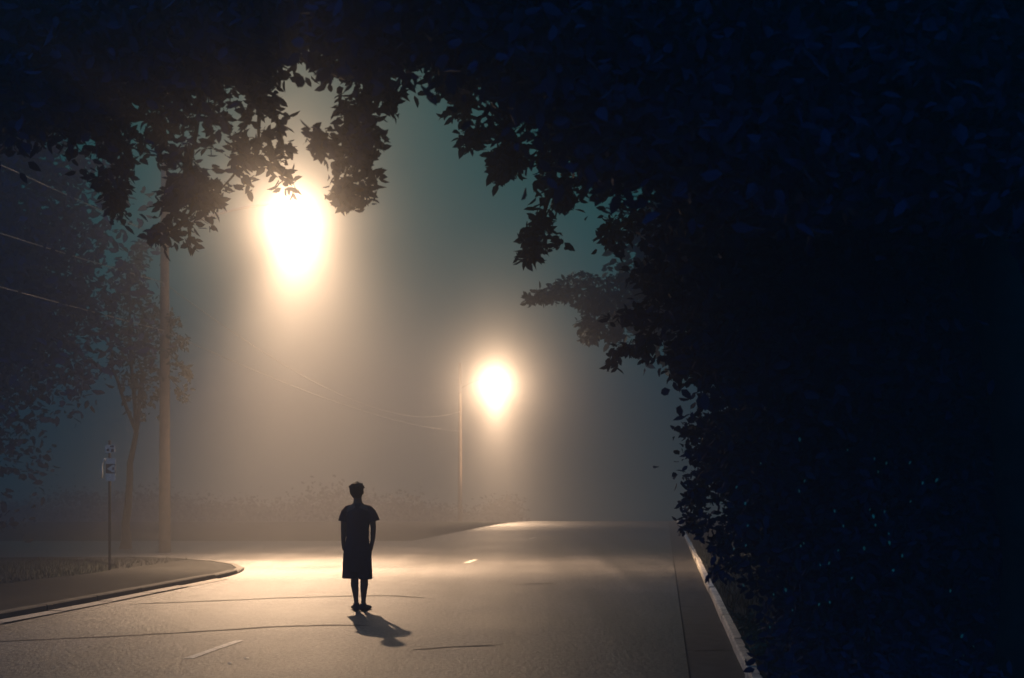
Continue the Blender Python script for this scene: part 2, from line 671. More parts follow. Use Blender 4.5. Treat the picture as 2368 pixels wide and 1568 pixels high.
# --- the big tree whose branches hang over the road
tA = tree('overhanging_tree', (3.9, 7.3, 0.12), 'dark leafy tree arching over the road with hanging sprays in front of the nearest lamp')
topA = trunk(tA, 4.2, 0.26, (-0.5, 0.3))
lv, tw = Leaves(), MB()
for pts, Y, d in (
    ([(640, 430, 120), (660, 700, 100), (690, 900, 85), (650, 1100, 65), (660, 1220, 45)], 8.4, 1.0),
    ([(620, 1040, 50), (560, 1040, 35)], 8.2, 0.8),
    ([(900, 300, 150), (950, 600, 140), (900, 760, 100), (865, 850, 55)], 8.8, 0.9),
    ([(1150, 480, 150), (1120, 750, 130), (1080, 950, 140), (1150, 1060, 100), (1020, 1100, 80), (950, 1180, 45)], 7.8, 0.95),
    ([(990, 880, 60), (920, 930, 45)], 7.7, 0.8),
    ([(1130, 1080, 100), (1080, 1230, 90), (980, 1310, 70), (880, 1330, 50)], 7.8, 0.8),
    ([(1080, 1300, 60), (1080, 1370, 50)], 8.6, 0.6),
    ([(1180, 1130, 60), (1230, 1105, 45)], 8.3, 0.7),
    ([(1400, 120, 120), (1440, 380, 110), (1480, 560, 60)], 8.6, 1.0),
    ([(1300, 380, 100), (1230, 560, 90), (1200, 700, 70)], 8.3, 0.9),
    ([(1480, 560, 30), (1475, 700, 35), (1475, 800, 50), (1440, 920, 40)], 8.6, 0.6),
    ([(1500, 560, 30), (1560, 610, 35), (1590, 720, 45), (1610, 800, 55), (1610, 880, 50), (1530, 930, 55)], 8.3, 0.65),
    ([(1400, 640, 35), (1370, 690, 45)], 8.3, 0.6),
    ([(1410, 790, 45), (1380, 850, 55), (1350, 980, 60), (1260, 1080, 55)], 8.0, 0.65),
    ([(1400, 1040, 22), (1445, 1065, 20)], 8.0, 0.5),
    ([(1560, 960, 35), (1640, 1010, 45), (1670, 1050, 30)], 8.6, 0.5),
    ([(1560, 260, 70), (1640, 300, 45)], 8.4, 0.8),
    ([(1500, 390, 45), (1560, 395, 30)], 8.4, 0.7),
):
    spray(lv, tw, C1(pts), Y, d * 0.72)
for pts, Y, d in (
    ([(230, 220, 110), (390, 380, 150), (380, 540, 125), (320, 650, 95), (300, 780, 110), (290, 900, 100), (240, 1050, 85), (280, 1150, 40)], 7.6, 0.95),
    ([(150, 770, 40), (110, 790, 50), (120, 850, 30)], 7.4, 0.8),
    ([(400, 790, 60), (455, 780, 40)], 7.9, 0.8),
    ([(360, 960, 70), (420, 1020, 35)], 7.6, 0.8),
    ([(330, 1080, 50), (375, 1085, 30)], 7.6, 0.8),
    ([(210, 360, 60), (140, 380, 35)], 7.8, 0.9),
    ([(490, 540, 60), (545, 560, 45)], 7.9, 0.9),
    ([(800, 340, 70), (800, 450, 65), (850, 530, 35)], 7.8, 0.9),
    ([(950, 400, 120), (920, 520, 45)], 7.9, 1.0),
    ([(960, 620, 60), (850, 655, 55)], 8.3, 0.9),
    ([(1090, 730, 60), (1000, 780, 65), (960, 800, 40)], 8.2, 0.9),
    ([(1150, 580, 150), (1200, 750, 110), (1180, 900, 95), (1150, 970, 65)], 8.1, 1.0),
    ([(1220, 900, 50), (1260, 895, 30)], 8.1, 0.8),
    ([(1500, 560, 90), (1460, 800, 95), (1410, 930, 90), (1450, 1050, 100), (1550, 1130, 50)], 8.6, 1.0),
    ([(1420, 1120, 100), (1370, 1280, 80), (1340, 1400, 80), (1280, 1470, 50)], 8.6, 0.95),
    ([(1420, 1350, 45), (1490, 1390, 45)], 8.6, 0.8),
):
    spray(lv, tw, C2(pts), Y, d)
polyA1 = C1([(-200, -200), (2100, -200), (2100, 70), (1750, 90), (1600, 130), (1480, 330), (1300, 330), (1000, 420), (620, 470), (540, 640), (430, 700), (250, 560), (60, 640), (-200, 800)])
polyA2 = C2([(0, -300), (4400, -300), (4400, 1100), (2400, 1100), (1900, 900), (1700, 960), (1580, 900), (1520, 640), (1420, 540), (1300, 560), (1150, 430), (1000, 320), (850, 250), (760, 230), (640, 300), (400, 300), (230, 180), (140, 60), (0, 50)])
fill(lv, polyA1, 7.2, 10.5, 3300)
fill(lv, polyA2, 5.6, 11.0, 9500)
for p in ([(760, -150), (400, 60), (180, 160)], [(900, -200), (640, 40), (560, 120)], [(1200, -250), (900, 60), (820, 120)],
          [(1500, -100), (1200, 120), (1150, 230)], [(1700, 0), (1400, 200), (1320, 330)], [(1900, 100), (1600, 250), (1400, 330)]):
    limb(tw, [topA] + [at(x, y, 8.2) for x, y in p], 0.12, 0.025)
tw.build('branches', M['bark'], tA)
lv.build('crown', M['leaf'], tA)

# --- second tree on the right
tB = tree('roadside_tree', (5.6, 11.6, 0.15), 'dark broad leaved tree on the right verge reaching twigs toward the far lamp')
topB = trunk(tB, 3.6, 0.2, (-0.4, -0.2))
lv, tw = Leaves(), MB()
for pts, Y, d in ((C2([(1690, 1000, 60), (1740, 1040, 50), (1820, 1070, 45)]), 10.5, 0.6),
                  (C2([(2000, 1200, 100), (1870, 1270, 110), (1770, 1330, 55), (1740, 1380, 28)]), 10.0, 0.9),
                  (C6([(1100, 560, 90), (1000, 550, 100), (930, 480, 55), (840, 440, 35)]), 9.6, 0.9),
                  (C6([(1000, 600, 70), (935, 620, 45)]), 9.6, 0.9),
                  (C6([(1150, 700, 100), (1040, 730, 80), (900, 700, 35), (800, 715, 30), (715, 740, 50)]), 9.2, 0.75),
                  (C6([(1010, 760, 80), (930, 840, 65), (890, 930, 55)]), 9.2, 0.85),
                  (C6([(870, 920, 15), (800, 930, 12), (755, 945, 50), (690, 1030, 22)]), 9.2, 0.7),
                  (C6([(1200, 900, 100), (1090, 930, 50), (1160, 1000, 100), (1070, 1040, 45)]), 9.4, 0.9),
                  (C6([(1200, 1080, 60), (1110, 1130, 32)]), 9.4, 0.8),
                  (C6([(1300, 1100, 60), (1240, 1140, 45)]), 9.4, 0.8)):
    spray(lv, tw, pts, Y, d)
polyB = C6([(3400, -400), (1900, -300), (1350, -60), (1180, 40), (1060, 130), (1010, 230), (1060, 380), (1150, 480), (1180, 620), (1200, 800), (1260, 1000), (1400, 1150), (1500, 1250), (3400, 1300)])
CB = fill(lv, polyB, 7.6, 13.5, 5600, per=10, size=0.125, spread=0.17)
for p in ([(1900, 700), (1700, 640), (1520, 640)], [(1900, 850), (1700, 740), (1500, 730)], [(1950, 950), (1700, 850), (1600, 860)], [(1950, 600), (1800, 480), (1550, 560)]):
    limb(tw, [topB] + [at(x, y, 9.8) for x, y in p], 0.09, 0.02)
tw.build('branches', M['bark'], tB)
lv.build('crown', M['leaf'], tB)

# --- the low bushy growth along the right verge
tC = tree('large_bush', (4.0, 9.7, 0.12), 'huge dark bush filling the verge behind the right kerb', 'bush')
lv, tw = Leaves(), MB()
for pts, Y, d in ((C5([(560, 20, 50), (500, 15, 50), (520, 60, 35)]), 9.6, 0.7),
                  (C5([(600, 330, 50), (500, 380, 65), (480, 290, 45)]), 9.2, 0.75),
                  (C5([(640, 420, 45), (560, 430, 50), (480, 440, 32)]), 9.2, 0.6),
                  (C5([(640, 540, 60), (560, 550, 50), (500, 540, 50), (470, 575, 30)]), 9.2, 0.85),
                  (C5([(760, 600, 70), (680, 670, 60), (660, 710, 40)]), 9.0, 0.85),
                  (C5([(850, 760, 60), (760, 780, 45), (700, 800, 35), (640, 820, 40)]), 8.8, 0.65),
                  (C5([(980, 880, 60), (900, 900, 45), (870, 940, 30)]), 8.9, 0.6)):
    spray(lv, tw, pts, Y, d, size=0.085)
polyC = C5([(2600, -60), (700, -60), (610, 60), (580, 200), (640, 310), (770, 380), (770, 560), (840, 700), (1000, 800), (1040, 960), (1060, 1080), (1040, 1200), (1090, 1500), (2600, 1500)])
CC = fill(lv, polyC, 8.0, 11.5, 5600, per=10, size=0.105, spread=0.15, low=0.12)
for k in range(9):
    e = at(1660 + 70 * k, 1000 + 60 * (k % 4), 9.6)
    limb(tw, [(4.0 + random.uniform(-.3, .3), 9.7 + random.uniform(-.3, .3), 0.05), Vector((4.0, 9.7, 0.9)).lerp(e, 0.5), e], 0.05, 0.012, n=6)
tw.build('stems', M['bark'], tC)
lv.build('crown', M['leaf'], tC)
# pale leaves outside the bush and the tree above, painted in as glints
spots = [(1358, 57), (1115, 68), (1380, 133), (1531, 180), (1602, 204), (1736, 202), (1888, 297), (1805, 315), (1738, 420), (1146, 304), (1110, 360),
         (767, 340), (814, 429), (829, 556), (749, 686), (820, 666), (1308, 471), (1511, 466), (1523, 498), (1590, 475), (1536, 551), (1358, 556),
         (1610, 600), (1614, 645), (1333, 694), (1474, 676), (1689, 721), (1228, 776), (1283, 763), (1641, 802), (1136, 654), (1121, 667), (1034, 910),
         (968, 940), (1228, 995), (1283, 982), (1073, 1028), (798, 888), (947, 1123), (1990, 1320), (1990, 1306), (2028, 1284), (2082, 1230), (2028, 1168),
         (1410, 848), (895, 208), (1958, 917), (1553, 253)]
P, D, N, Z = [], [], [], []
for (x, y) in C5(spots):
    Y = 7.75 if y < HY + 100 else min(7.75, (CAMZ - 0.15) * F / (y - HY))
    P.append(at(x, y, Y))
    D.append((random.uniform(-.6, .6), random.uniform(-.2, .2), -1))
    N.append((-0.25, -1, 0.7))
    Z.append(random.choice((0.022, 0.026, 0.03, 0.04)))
o = leaf_mesh('painted_glint', P, D, N, Z, M['glint'], tC)
tag(o, 'scattered tiny pale leaves painted as glints in the dark', kind='stuff')
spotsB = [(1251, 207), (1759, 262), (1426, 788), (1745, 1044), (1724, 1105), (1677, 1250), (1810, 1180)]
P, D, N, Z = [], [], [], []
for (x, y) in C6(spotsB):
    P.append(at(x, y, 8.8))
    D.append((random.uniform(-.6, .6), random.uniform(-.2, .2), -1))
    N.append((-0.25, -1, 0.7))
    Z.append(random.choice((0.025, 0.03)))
o = leaf_mesh('painted_glint', P, D, N, Z, M['glint'], tB)
tag(o, 'a few tiny pale leaves painted as glints in the dark crown', kind='stuff')

# --- a tree farther down the right side, pale in the haze
tD = tree('far_tree', (9.6, 25.0, 0.3), 'tree standing farther down the right side, only a blurred bough seen in the haze')
topD = trunk(tD, 5.0, 0.22, (-0.6, 0))
lv, tw = Leaves(), MB()
for pts in ([(1000, 560, 150), (700, 600, 150), (550, 550, 110), (400, 565, 75), (260, 600, 40), (170, 630, 22)],
            [(700, 640, 130), (590, 680, 130), (560, 760, 90), (600, 840, 50), (530, 860, 22)],
            [(760, 820, 60), (680, 860, 40)]):
    spray(lv, tw, C6(pts), 24.0, 0.42, size=0.17, depth=0.8)
polyD = C6([(2600, -200), (1400, -200), (900, 100), (850, 400), (800, 620), (860, 800), (1100, 900), (2600, 900)])
fill(lv, polyD, 23.0, 28.0, 1800, size=0.3, per=8, spread=0.4)
for p in ([(1750, 640), (1500, 640), (1320, 680)], [(1750, 560), (1550, 520), (1400, 480)]):
    limb(tw, [topD] + [at(x, y, 24.5) for x, y in p], 0.1, 0.02)
tw.build('branches', M['bark'], tD)
lv.build('crown', M['leaf_far'], tD)

# --- left side
C8 = conv(173.4, 520, 0.3316)
tE = tree('pole_side_tree', (-10.7, 27.6, 0.0), 'small leafy tree lit by the lamp behind the near utility pole')
topE = trunk(tE, 3.2, 0.12, (0.4, -0.4))
lv, tw = Leaves(), MB()
for pts, Y, d in (([(470, 150, 60), (420, 300, 90), (350, 500, 110), (330, 700, 130)], 27.6, 0.5),
                  ([(560, 540, 90), (520, 720, 170), (430, 900, 180), (480, 1080, 160), (470, 1280, 120)], 26.9, 0.5),
                  ([(620, 720, 80), (700, 640, 60)], 25.7, 0.4),
                  ([(640, 880, 90), (720, 960, 40), (810, 1045, 35)], 25.6, 0.5),
                  ([(700, 800, 70), (770, 840, 40)], 25.7, 0.4),
                  ([(650, 1050, 70), (760, 1180, 50), (770, 1230, 30)], 25.8, 0.35)):
    spray(lv, tw, C8(pts), Y, d * 0.55, size=0.16, depth=0.4)
for p in ([(300, 760), (300, 640)], [(330, 850), (400, 860)], [(260, 850), (250, 720)]):
    limb(tw, [topE] + [at(x, y, 27.0) for x, y in p], 0.06, 0.015)
tw.build('branches', M['bark'], tE)
lv.build('crown', M['leaf_left'], tE)


def round_tree(name, loc, label, rad, zc, n, size, mat_, th, tr, group=None):
    """a free-standing crown: clumps in lobes through an uneven ellipsoid"""
    t = tree(name, loc, label, 'tree', group)
    top = trunk(t, th, tr)
    L, w = Leaves(), MB()
    c0 = Vector(loc) + Vector((0, 0, zc))
    lobes = []
    for k in range(16):
        d = Vector((random.gauss(0, 1), random.gauss(0, 1), random.gauss(0, 1))).normalized()
        q = c0 + Vector((d.x * rad[0], d.y * rad[1], d.z * rad[2])) * random.uniform(0.45, 0.85)
        lobes.append(q)
        limb(w, [top, top.lerp(q, 0.5) + Vector((0, 0, 0.3)), q], tr * 0.4, 0.02, n=6)
    for k in range(n):
        q = random.choice(lobes)
        s = min(rad) * 0.42
        L.rosette(q + Vector((random.gauss(0, s), random.gauss(0, s), random.gauss(0, s))), 8, size, 0.4, size * 0.9)
    w.build('branches', M['bark'], t)
    L.build('crown', mat_, t)
    return t


round_tree('street_tree', (-13.4, 23.0, 0), 'tall dark tree at the left edge behind the overhead wires', (3.5, 2.6, 5.6), 7.2, 4200, 0.26, M['leaf'], 3.5, 0.2)
round_tree('street_tree', (-17.0, 28.5, 0), 'dark tree in the murk behind the street sign', (4.6, 3.0, 5.0), 5.2, 2400, 0.28, M['leaf'], 3.0, 0.22)

# low planting behind the left pavement
hd = tree('hedge', (-13.0, 20.0, 0.0), 'long dark hedge in the murk beyond the left pavement', 'hedge')
lv, tw = Leaves(), MB()
for k in range(1500):
    t = random.random()
    x = -12.2 + 1.3 * random.uniform(-1, 1) - 6 * t * 0.4
    y = 13 + 11 * t + random.uniform(-.5, .5)
    lv.rosette((x, y, random.uniform(0.1, 1.5 - 0.4 * abs(x + 12.4 + 2.4 * t))), 7, 0.13, 0.1, 0.12)
for k in range(14):
    t = (k + .5) / 14
    tw = MB()
    tw.tube([(-12.2 - 2.4 * t, 13 + 11 * t, -.05), (-12.2 - 2.4 * t + random.uniform(-.2, .2), 13 + 11 * t, 0.6), (-12.2 - 2.4 * t + random.uniform(-.4, .4), 13 + 11 * t, 1.1)], [0.03, 0.02, 0.008], n=5)
    tw.build('stem', M['bark'], hd)
lv.build('foliage', M['leaf'], hd)


# a far-off wood closing the view beyond the side street, only a darker layer in the haze
wd = tree('distant_wood', (-20.0, 84.0, ground_z(84.0)), None)
lv = Leaves()
for k in range(4200):
    x = random.uniform(-62, 0.5)
    y = random.uniform(74, 100)
    top = 3.2 + 1.6 * math.sin(x * 0.35) + 1.1 * math.sin(x * 0.9 + 2) + random.uniform(-1.2, 1.2) - 0.06 * max(0, x + 14)
    lv.rosette((x, y, ground_z(y) + random.uniform(0, 1) ** 0.7 * 0.45 * max(0.6, top)), 8, 0.38, 0.2, 0.5)
o = lv.build('distant_wood', M['leaf_far'], wd)
o.parent = None
o.location = wd.location
bpy.data.objects.remove(wd)
tag(o, 'far wood beyond the side street, a faint layer in the haze', kind='stuff')


# ------------------------------------------------------------------ grass and weeds
def blades(name, n, xr, yr, h, m, zf, kind='stuff'):
    e = tree(name, (0, 0, 0), None)
    bpy.data.objects.remove(e)
    X = rng.uniform(xr[0], xr[1], n)
    Yv = yr[0] + (yr[1] - yr[0]) * rng.random(n) ** 1.6
    P = np.stack([X + K * Yv, Yv, np.array([zf(x, y) for x, y in zip(X, Yv)])], 1)
    D = rng.normal(size=(n, 3)) * 0.35
    D[:, 2] += 1
    shape = np.array([(-0.03, 0, 0), (-0.035, 0.35, 0.0), (-0.02, 0.75, 0.05), (0, 1, 0.14), (0.02, 0.75, 0.05), (0.035, 0.35, 0)])

    class O:
        location = (0, 0, 0)
    dummy = bpy.data.objects.new('tmp', None)
    COL.objects.link(dummy)
    o = leaf_mesh(name, P, D, rng.normal(size=(n, 3)), h * rng.uniform(0.5, 1.3, n), m, dummy, shape)
    o.parent = None
    bpy.data.objects.remove(dummy)
    return tag(o, kind=kind)


blades('grass', 26000, (RK + 0.12, RK + 4.5), (5.0, 40.0), 0.13, M['grass'], lambda x, y: ground_z(y) + 0.08)['label'] = 'rough grass on the verge behind the right kerb'
blades('grass', 14000, (LK - 6.5, LK - 2.8), (8.0, 23.0), 0.12, M['grass'], lambda x, y: -0.03)['label'] = 'thin grass beyond the left pavement'

weeds = [((1650, 1392), 11.0, 0.22, 'weed leaning over the kerb joint where the bright kerb face breaks off'),
         ((1712, 1440), 10.4, 0.16, 'small weed tuft behind the top end of the near bright kerb stone'),
         ((1728, 1475), 10.0, 0.16, 'pale leafed weed behind the middle of the near bright kerb'),
         ((1745, 1520), 9.3, 0.20, 'taller weed behind the lower bright kerb stone'),
         ((1770, 1560), 8.7, 0.18, 'weed at the bottom edge of the frame beside the kerb')]
for (px, py), Y, h, lab in weeds:
    X = (px - CX) / F * Y
    X = max(X, RK + 0.2 + K * Y)
    z = 0.1
    w = empty('weed', (X, Y, z), lab, 'weed', 'weeds along the right kerb')
    L, b = Leaves(), MB()
    for k in range(7):
        a = random.uniform(0, 6.28)
        e = Vector((X + math.cos(a) * h * 0.7, Y + math.sin(a) * h * 0.5, z + h * random.uniform(0.5, 1.1)))
        b.tube([(X, Y, z - 0.03), ((X + e.x) / 2, (Y + e.y) / 2, z + h * 0.6), e], [0.005, 0.004, 0.002], n=4)
        for q in range(5):
            L.rosette(Vector((X, Y, z)).lerp(e, 0.35 + 0.16 * q), 3, 0.06, 0.0, 0.015)
    b.build('stem', M['weed'], w)
    L.build('leaves', M['weed'], w)


# ------------------------------------------------------------------ utility poles with street lamps
def lamp_profile(light, ramp, floor_road, floor_back, width, wing):
    """photometric curve of a road lantern: light thrown along the road (two wings), little across it, less behind"""
    light.use_nodes = True
    nt = light.node_tree
    L = nt.links.new
    em = nt.nodes['Emission']
    tc = nt.nodes.new('ShaderNodeTexCoord')
    sp = nt.nodes.new('ShaderNodeSeparateXYZ')
    L(tc.outputs['Normal'], sp.inputs['Vector'])

    def math_(op, a, b=None):
        n = nt.nodes.new('ShaderNodeMath')
        n.operation = op
        for i, v in enumerate((a, b)):
            if v is None:
                continue
            if isinstance(v, (int, float)):
                n.inputs[i].default_value = v
            else:
                L(v, n.inputs[i])
        return n.outputs[0]

    cr = nt.nodes.new('ShaderNodeValToRGB')
    phi = math_('ARCTAN2', math_('MULTIPLY', sp.outputs['Y'], -1.0), math_('MULTIPLY', sp.outputs['Z'], -1.0))
    L(math_('ADD', math_('DIVIDE', phi, 2 * math.pi), 0.5), cr.inputs['Fac'])
    ramp = [(p / 360 + 0.5, v) for p, v in ramp]
    e = cr.color_ramp.elements
    e[0].position, e[0].color = ramp[0][0], (ramp[0][1],) * 3 + (1,)
    e[1].position, e[1].color = ramp[-1][0], (ramp[-1][1],) * 3 + (1,)
    for p, v in ramp[1:-1]:
        q = e.new(p)
        q.color = (v, v, v, 1)
    wn = nt.nodes.new('ShaderNodeMapRange')
    wn.inputs['From Min'].default_value = -0.1
    wn.inputs['From Max'].default_value = 0.1
    wn.inputs['To Min'].default_value = width[0]
    wn.inputs['To Max'].default_value = width[1]
    L(sp.outputs['X'], wn.inputs['Value'])
    wg = nt.nodes.new('ShaderNodeMapRange')          # the wings are narrower than the downward cone
    wg.inputs['From Min'].default_value = math.radians(32)
    wg.inputs['From Max'].default_value = math.radians(50)
    wg.inputs['To Min'].default_value = 1.0
    wg.inputs['To Max'].default_value = wing
    L(phi, wg.inputs['Value'])
    t = math_('DIVIDE', math_('SUBTRACT', sp.outputs['X'], 0.05), math_('MULTIPLY', wn.outputs['Result'], wg.outputs['Result']))
    gauss = math_('POWER', 2.71828, math_('MULTIPLY', math_('MULTIPLY', t, t), -1.0))
    fl = nt.nodes.new('ShaderNodeMapRange')
    fl.inputs['From Min'].default_value = -0.35
    fl.inputs['From Max'].default_value = 0.2
    fl.inputs['To Min'].default_value = floor_back
    fl.inputs['To Max'].default_value = floor_road
    L(sp.outputs['X'], fl.inputs['Value'])
    f = math_('ADD', fl.outputs['Result'], math_('MULTIPLY', gauss, math_('SUBTRACT', 1.0, fl.outputs['Result'])))
    L(math_('MULTIPLY', cr.outputs['Color'], f), em.inputs['Strength'])


# (degrees from straight down, positive toward the camera side; relative intensity)
B1 = 0.036
B2 = 0.07
RAMP1 = [(-180, 0.2), (-120, 0.14), (-90, 0.12), (-50, 0.08), (-25, 0.06), (0, 0.2), (10, 0.5), (22, 1.05), (33, 1.1), (43, 0.52), (50, 0.38), (56, 0.25), (61, 0.14), (66, 0.08), (71, B1), (85, B1), (100, 0.08), (120, 0.14), (180, 0.2)]
RAMP2 = [(-180, 0.25), (-110, 0.15), (-75, 0.05), (-30, 0.3), (0, 1.3), (20, 1.1), (45, 0.6), (60, 0.5), (70, B2), (90, B2), (105, 0.15), (180, 0.25)]
POWER = 62000.0


def pole(base, top_z, head, label, power, group, prof_):
    """wooden utility pole carrying a lamp on a curved arm"""
    bx, by, bz = base
    root = empty('street_lamp_pole', base, label, 'street lamp', group)
    b = MB()
    b.tube([(bx, by, bz - 0.1), (bx, by, bz + 3), (bx, by, top_z - 2), (bx, by, top_z)], [0.15, 0.135, 0.105, 0.09], n=16)
    b.build('pole', M['wood'], root, smooth=True)
    h = Vector(head)
    a = MB()
    p0 = Vector((bx, by, h.z - 0.55))
    pts = []
    for i in range(13):
        t = i / 12
        q = p0.lerp(h + Vector((-0.35, 0, 0.1)), t)
        q.z = p0.z + (h.z + 0.10 - p0.z) * math.sin(t * math.pi / 2)
        pts.append(q)
    a.tube(pts, 0.035, n=10)
    a.box((bx, by - 0.1, p0.z), (0.16, 0.06, 0.4))
    a.build('arm', M['metal'], root, smooth=False)
    c = MB()
    c.loft([(h.x - .36, h.y, h.z + .10, 0.05, 0.05), (h.x - .36, h.y, h.z + .13, 0.06, 0.06)], n=12)
    # cobra head: a long shell, narrow at the neck and broad over the lens
    prof = [(-.40, .05, .05), (-.30, .07, .07), (-.15, .13, .10), (0.0, .17, .13), (.16, .16, .12), (.28, .11, .08), (.34, .03, .03)]
    vs, n = [], 16
    for (dx, w, hh) in prof:
        for j in range(n):
            th = 2 * math.pi * j / n
            zz = math.sin(th)
            vs.append((h.x + dx, h.y + w * math.cos(th), h.z + 0.10 + (hh * zz if zz > 0 else 0.03 * zz)))
    fs = [(i * n + j, i * n + (j + 1) % n, (i + 1) * n + (j + 1) % n, (i + 1) * n + j) for i in range(len(prof) - 1) for j in range(n)]
    fs += [tuple(reversed(range(n))), tuple((len(prof) - 1) * n + j for j in range(n))]
    c.add(vs, fs)
    head_o = c.build('lamp_head', M['metal'], root, smooth=True)
    l = MB()
    rings = []
    for i in range(7):
        t = i / 6 * math.pi / 2
        rings.append((h.x + .04, h.y, h.z + .065 - 0.10 * math.sin(t), 0.16 * math.cos(t) + 0.002, 0.13 * math.cos(t) + 0.002))
    l.loft(rings, n=18)
    lo = l.build('lens', M['lens'], head_o, smooth=True)
    lo.location = (0, 0, 0)
    ld = bpy.data.lights.new('lamp_light', 'POINT')
    ld.energy = power
    ld.color = LAMP_RGB
    ld.shadow_soft_size = 0.12
    lamp_profile(ld, *prof_)
    q = bpy.data.objects.new('lamp_light', ld)
    COL.objects.link(q)
    q.parent = root
    q.location = Vector((h.x + .04, h.y, h.z - 0.34)) - Vector(base)
    for z in WIRES:
        ins = MB()
        ins.tube([(bx, by - .12, bz + z - .08), (bx, by - .12, bz + z + .03)], [0.035, 0.025], n=8)
        ins.build('insulator', M['porcelain'], root)
    return root


WIRES = (8.15, 7.0, 5.75)
P1 = (-9.07, 26.0, 0.0)
P2 = (-3.35, 64.0, ground_z(64.0))
H1 = (-5.65, 25.6, 8.9)
H2 = (-1.15, 63.6, 8.75)
pole(P1, 10.4, H1, 'nearer wooden pole on the left whose lamp glows behind the hanging leaves', POWER, 'street lamp poles', (RAMP1, 0.008, 0.003, (0.30, 0.58), 0.62))
pole(P2, 9.9, H2, 'farther pole whose lamp makes the round glow over the road crest', POWER * 1.0, 'street lamp poles', (RAMP2, 0.05, 0.04, (0.35, 0.35), 1.0))


def wire(a, b, sag, label, r=0.013):
    w = MB()
    a, b = Vector(a), Vector(b)
    pts = []
    for i in range(41):
        t = i / 40
        q = a.lerp(b, t)
        q.z -= 4 * sag * t * (1 - t)
        pts.append(q)
    w.tube(pts, r, n=6)
    o = w.build('overhead_wire', M['wire'], smooth=True)
    tag(o, label, 'overhead wire', 'overhead wires')


names = ('topmost', 'middle', 'lowest')
P0 = (P1[0] - K * 44, P1[1] - 44.0, 0.0)
sp0 = MB()
for i, z in enumerate(WIRES):
    wire((P0[0], P0[1], z + .02), (P1[0], P1[1] - .12, z + .03), (0.35, 0.75, 0.35)[i], names[i] + ' wire running from the left edge to the near pole')
    if i > 0:
        wire((P1[0], P1[1] - .12, z + .03), (P2[0], P2[1] - .12, P2[2] + z + .03), (0, 1.5, 0.55)[i], ('', 'upper', 'lower')[i] + ' sagging wire between the near and the far pole', 0.010)

# ------------------------------------------------------------------ street sign
sy = 20.0
sx = (252 - CX) / F * sy
sg = empty('street_sign', (sx, sy, -0.03), 'small white sign with an arrow under a smaller plate on a thin post', 'street sign')
b = MB()
b.tube([(sx, sy + .03, -0.1), (sx, sy + .03, 2.62)], 0.025, n=10)
b.build('post', M['bark'], sg, smooth=True)
b = MB()
zc = CAMZ + (HY - 1086) / F * sy
b.box((sx + .035, sy, zc), (0.20, 0.004, 0.46))
pl = b.build('sign_plate', M['sign_white'], sg)
b = MB()
b.box((sx + .035, sy - .0035, zc + .02), (0.195, 0.003, 0.19))
bd = b.build('dark_band', M['sign_dark'], pl)
bd.location = (0, 0, 0)
b = MB()
ax, az = sx + .035, zc + .02
b.add([(ax - .075, sy - .008, az), (ax + .035, sy - .008, az - .075), (ax + .085, sy - .008, az - .075), (ax + .085, sy - .008, az + .08), (ax + .03, sy - .008, az + .07)],
      [(0, 1, 2, 3, 4)])
b.add([(ax + .03, sy - .010, az - .02), (ax + .06, sy - .010, az - .03), (ax + .075, sy - .010, az + .02), (ax + .045, sy - .010, az + .035)], [(0, 1, 2, 3)], 1)
ar = b.build('arrow_mark', [M['sign_white'], M['sign_dark']], pl)
ar.location = (0, 0, 0)
b = MB()
b.tube([(sx - .065, sy, zc + .21), (sx - .10, sy, zc + .20), (sx - .14, sy, zc + .13), (sx - .145, sy, zc), (sx - .14, sy, zc - .17)], 0.022, n=8)
b.build('bracket', M['sign_white'], sg, smooth=True)
b = MB()
zt = CAMZ + (HY - 1038) / F * sy
b.box((sx + .02, sy, zt), (0.20, 0.004, 0.16))
for dx, dz, w, h in ((-.04, -.02, .05, .05), (.05, -.03, .05, .06), (.04, .05, .07, .03)):
    b.box((sx + .02 + dx, sy - .0035, zt + dz), (w, 0.003, h), 1)
b.build('small_plate', [M['sign_white'], M['sign_dark']], sg)

# ------------------------------------------------------------------ scraps of litter on the road
for (px, py, w, d, rz, lab) in ((570, 1524, 0.045, 0.05, 0.3, 'larger pale paper scrap lying on the road near the bottom of the photo'),
                                (532, 1536, 0.034, 0.035, 1.0, 'smaller pale paper scrap lying just left of the larger one')):
    Y = CAMZ * F / (py - HY)
    X = (px - CX) / F * Y
    b = MB()
    c, s_ = math.cos(rz), math.sin(rz)
    P_ = [(-w / 2, -d / 2, .004), (0, -d / 2, .008), (w / 2, -d / 2, .005), (-w / 2, d / 2, .004), (0, d / 2, .009), (w / 2, d / 2, .005)]
    b.add([(X + x * c - y * s_, Y + x * s_ + y * c, z + .006) for x, y, z in P_], [(0, 1, 4, 3), (1, 2, 5, 4)])
    o = b.build('paper_scrap', M['sign_white'], origin=(X, Y, 0.006))
    tag(o, lab, 'litter', 'paper scraps on the road')

# ------------------------------------------------------------------ the person
u = 0.00171


def fx(x):
    return (x - 458) * u


def fz(y):
    return (1160 - y) * u


PY = CAMZ * F / (1412 - HY)
PX = (829 - CX) / F * PY
person = empty('person', (0, 0, 0), 'person in t-shirt and knee-length shorts standing on the road looking toward the lamp', 'person')
b = MB()
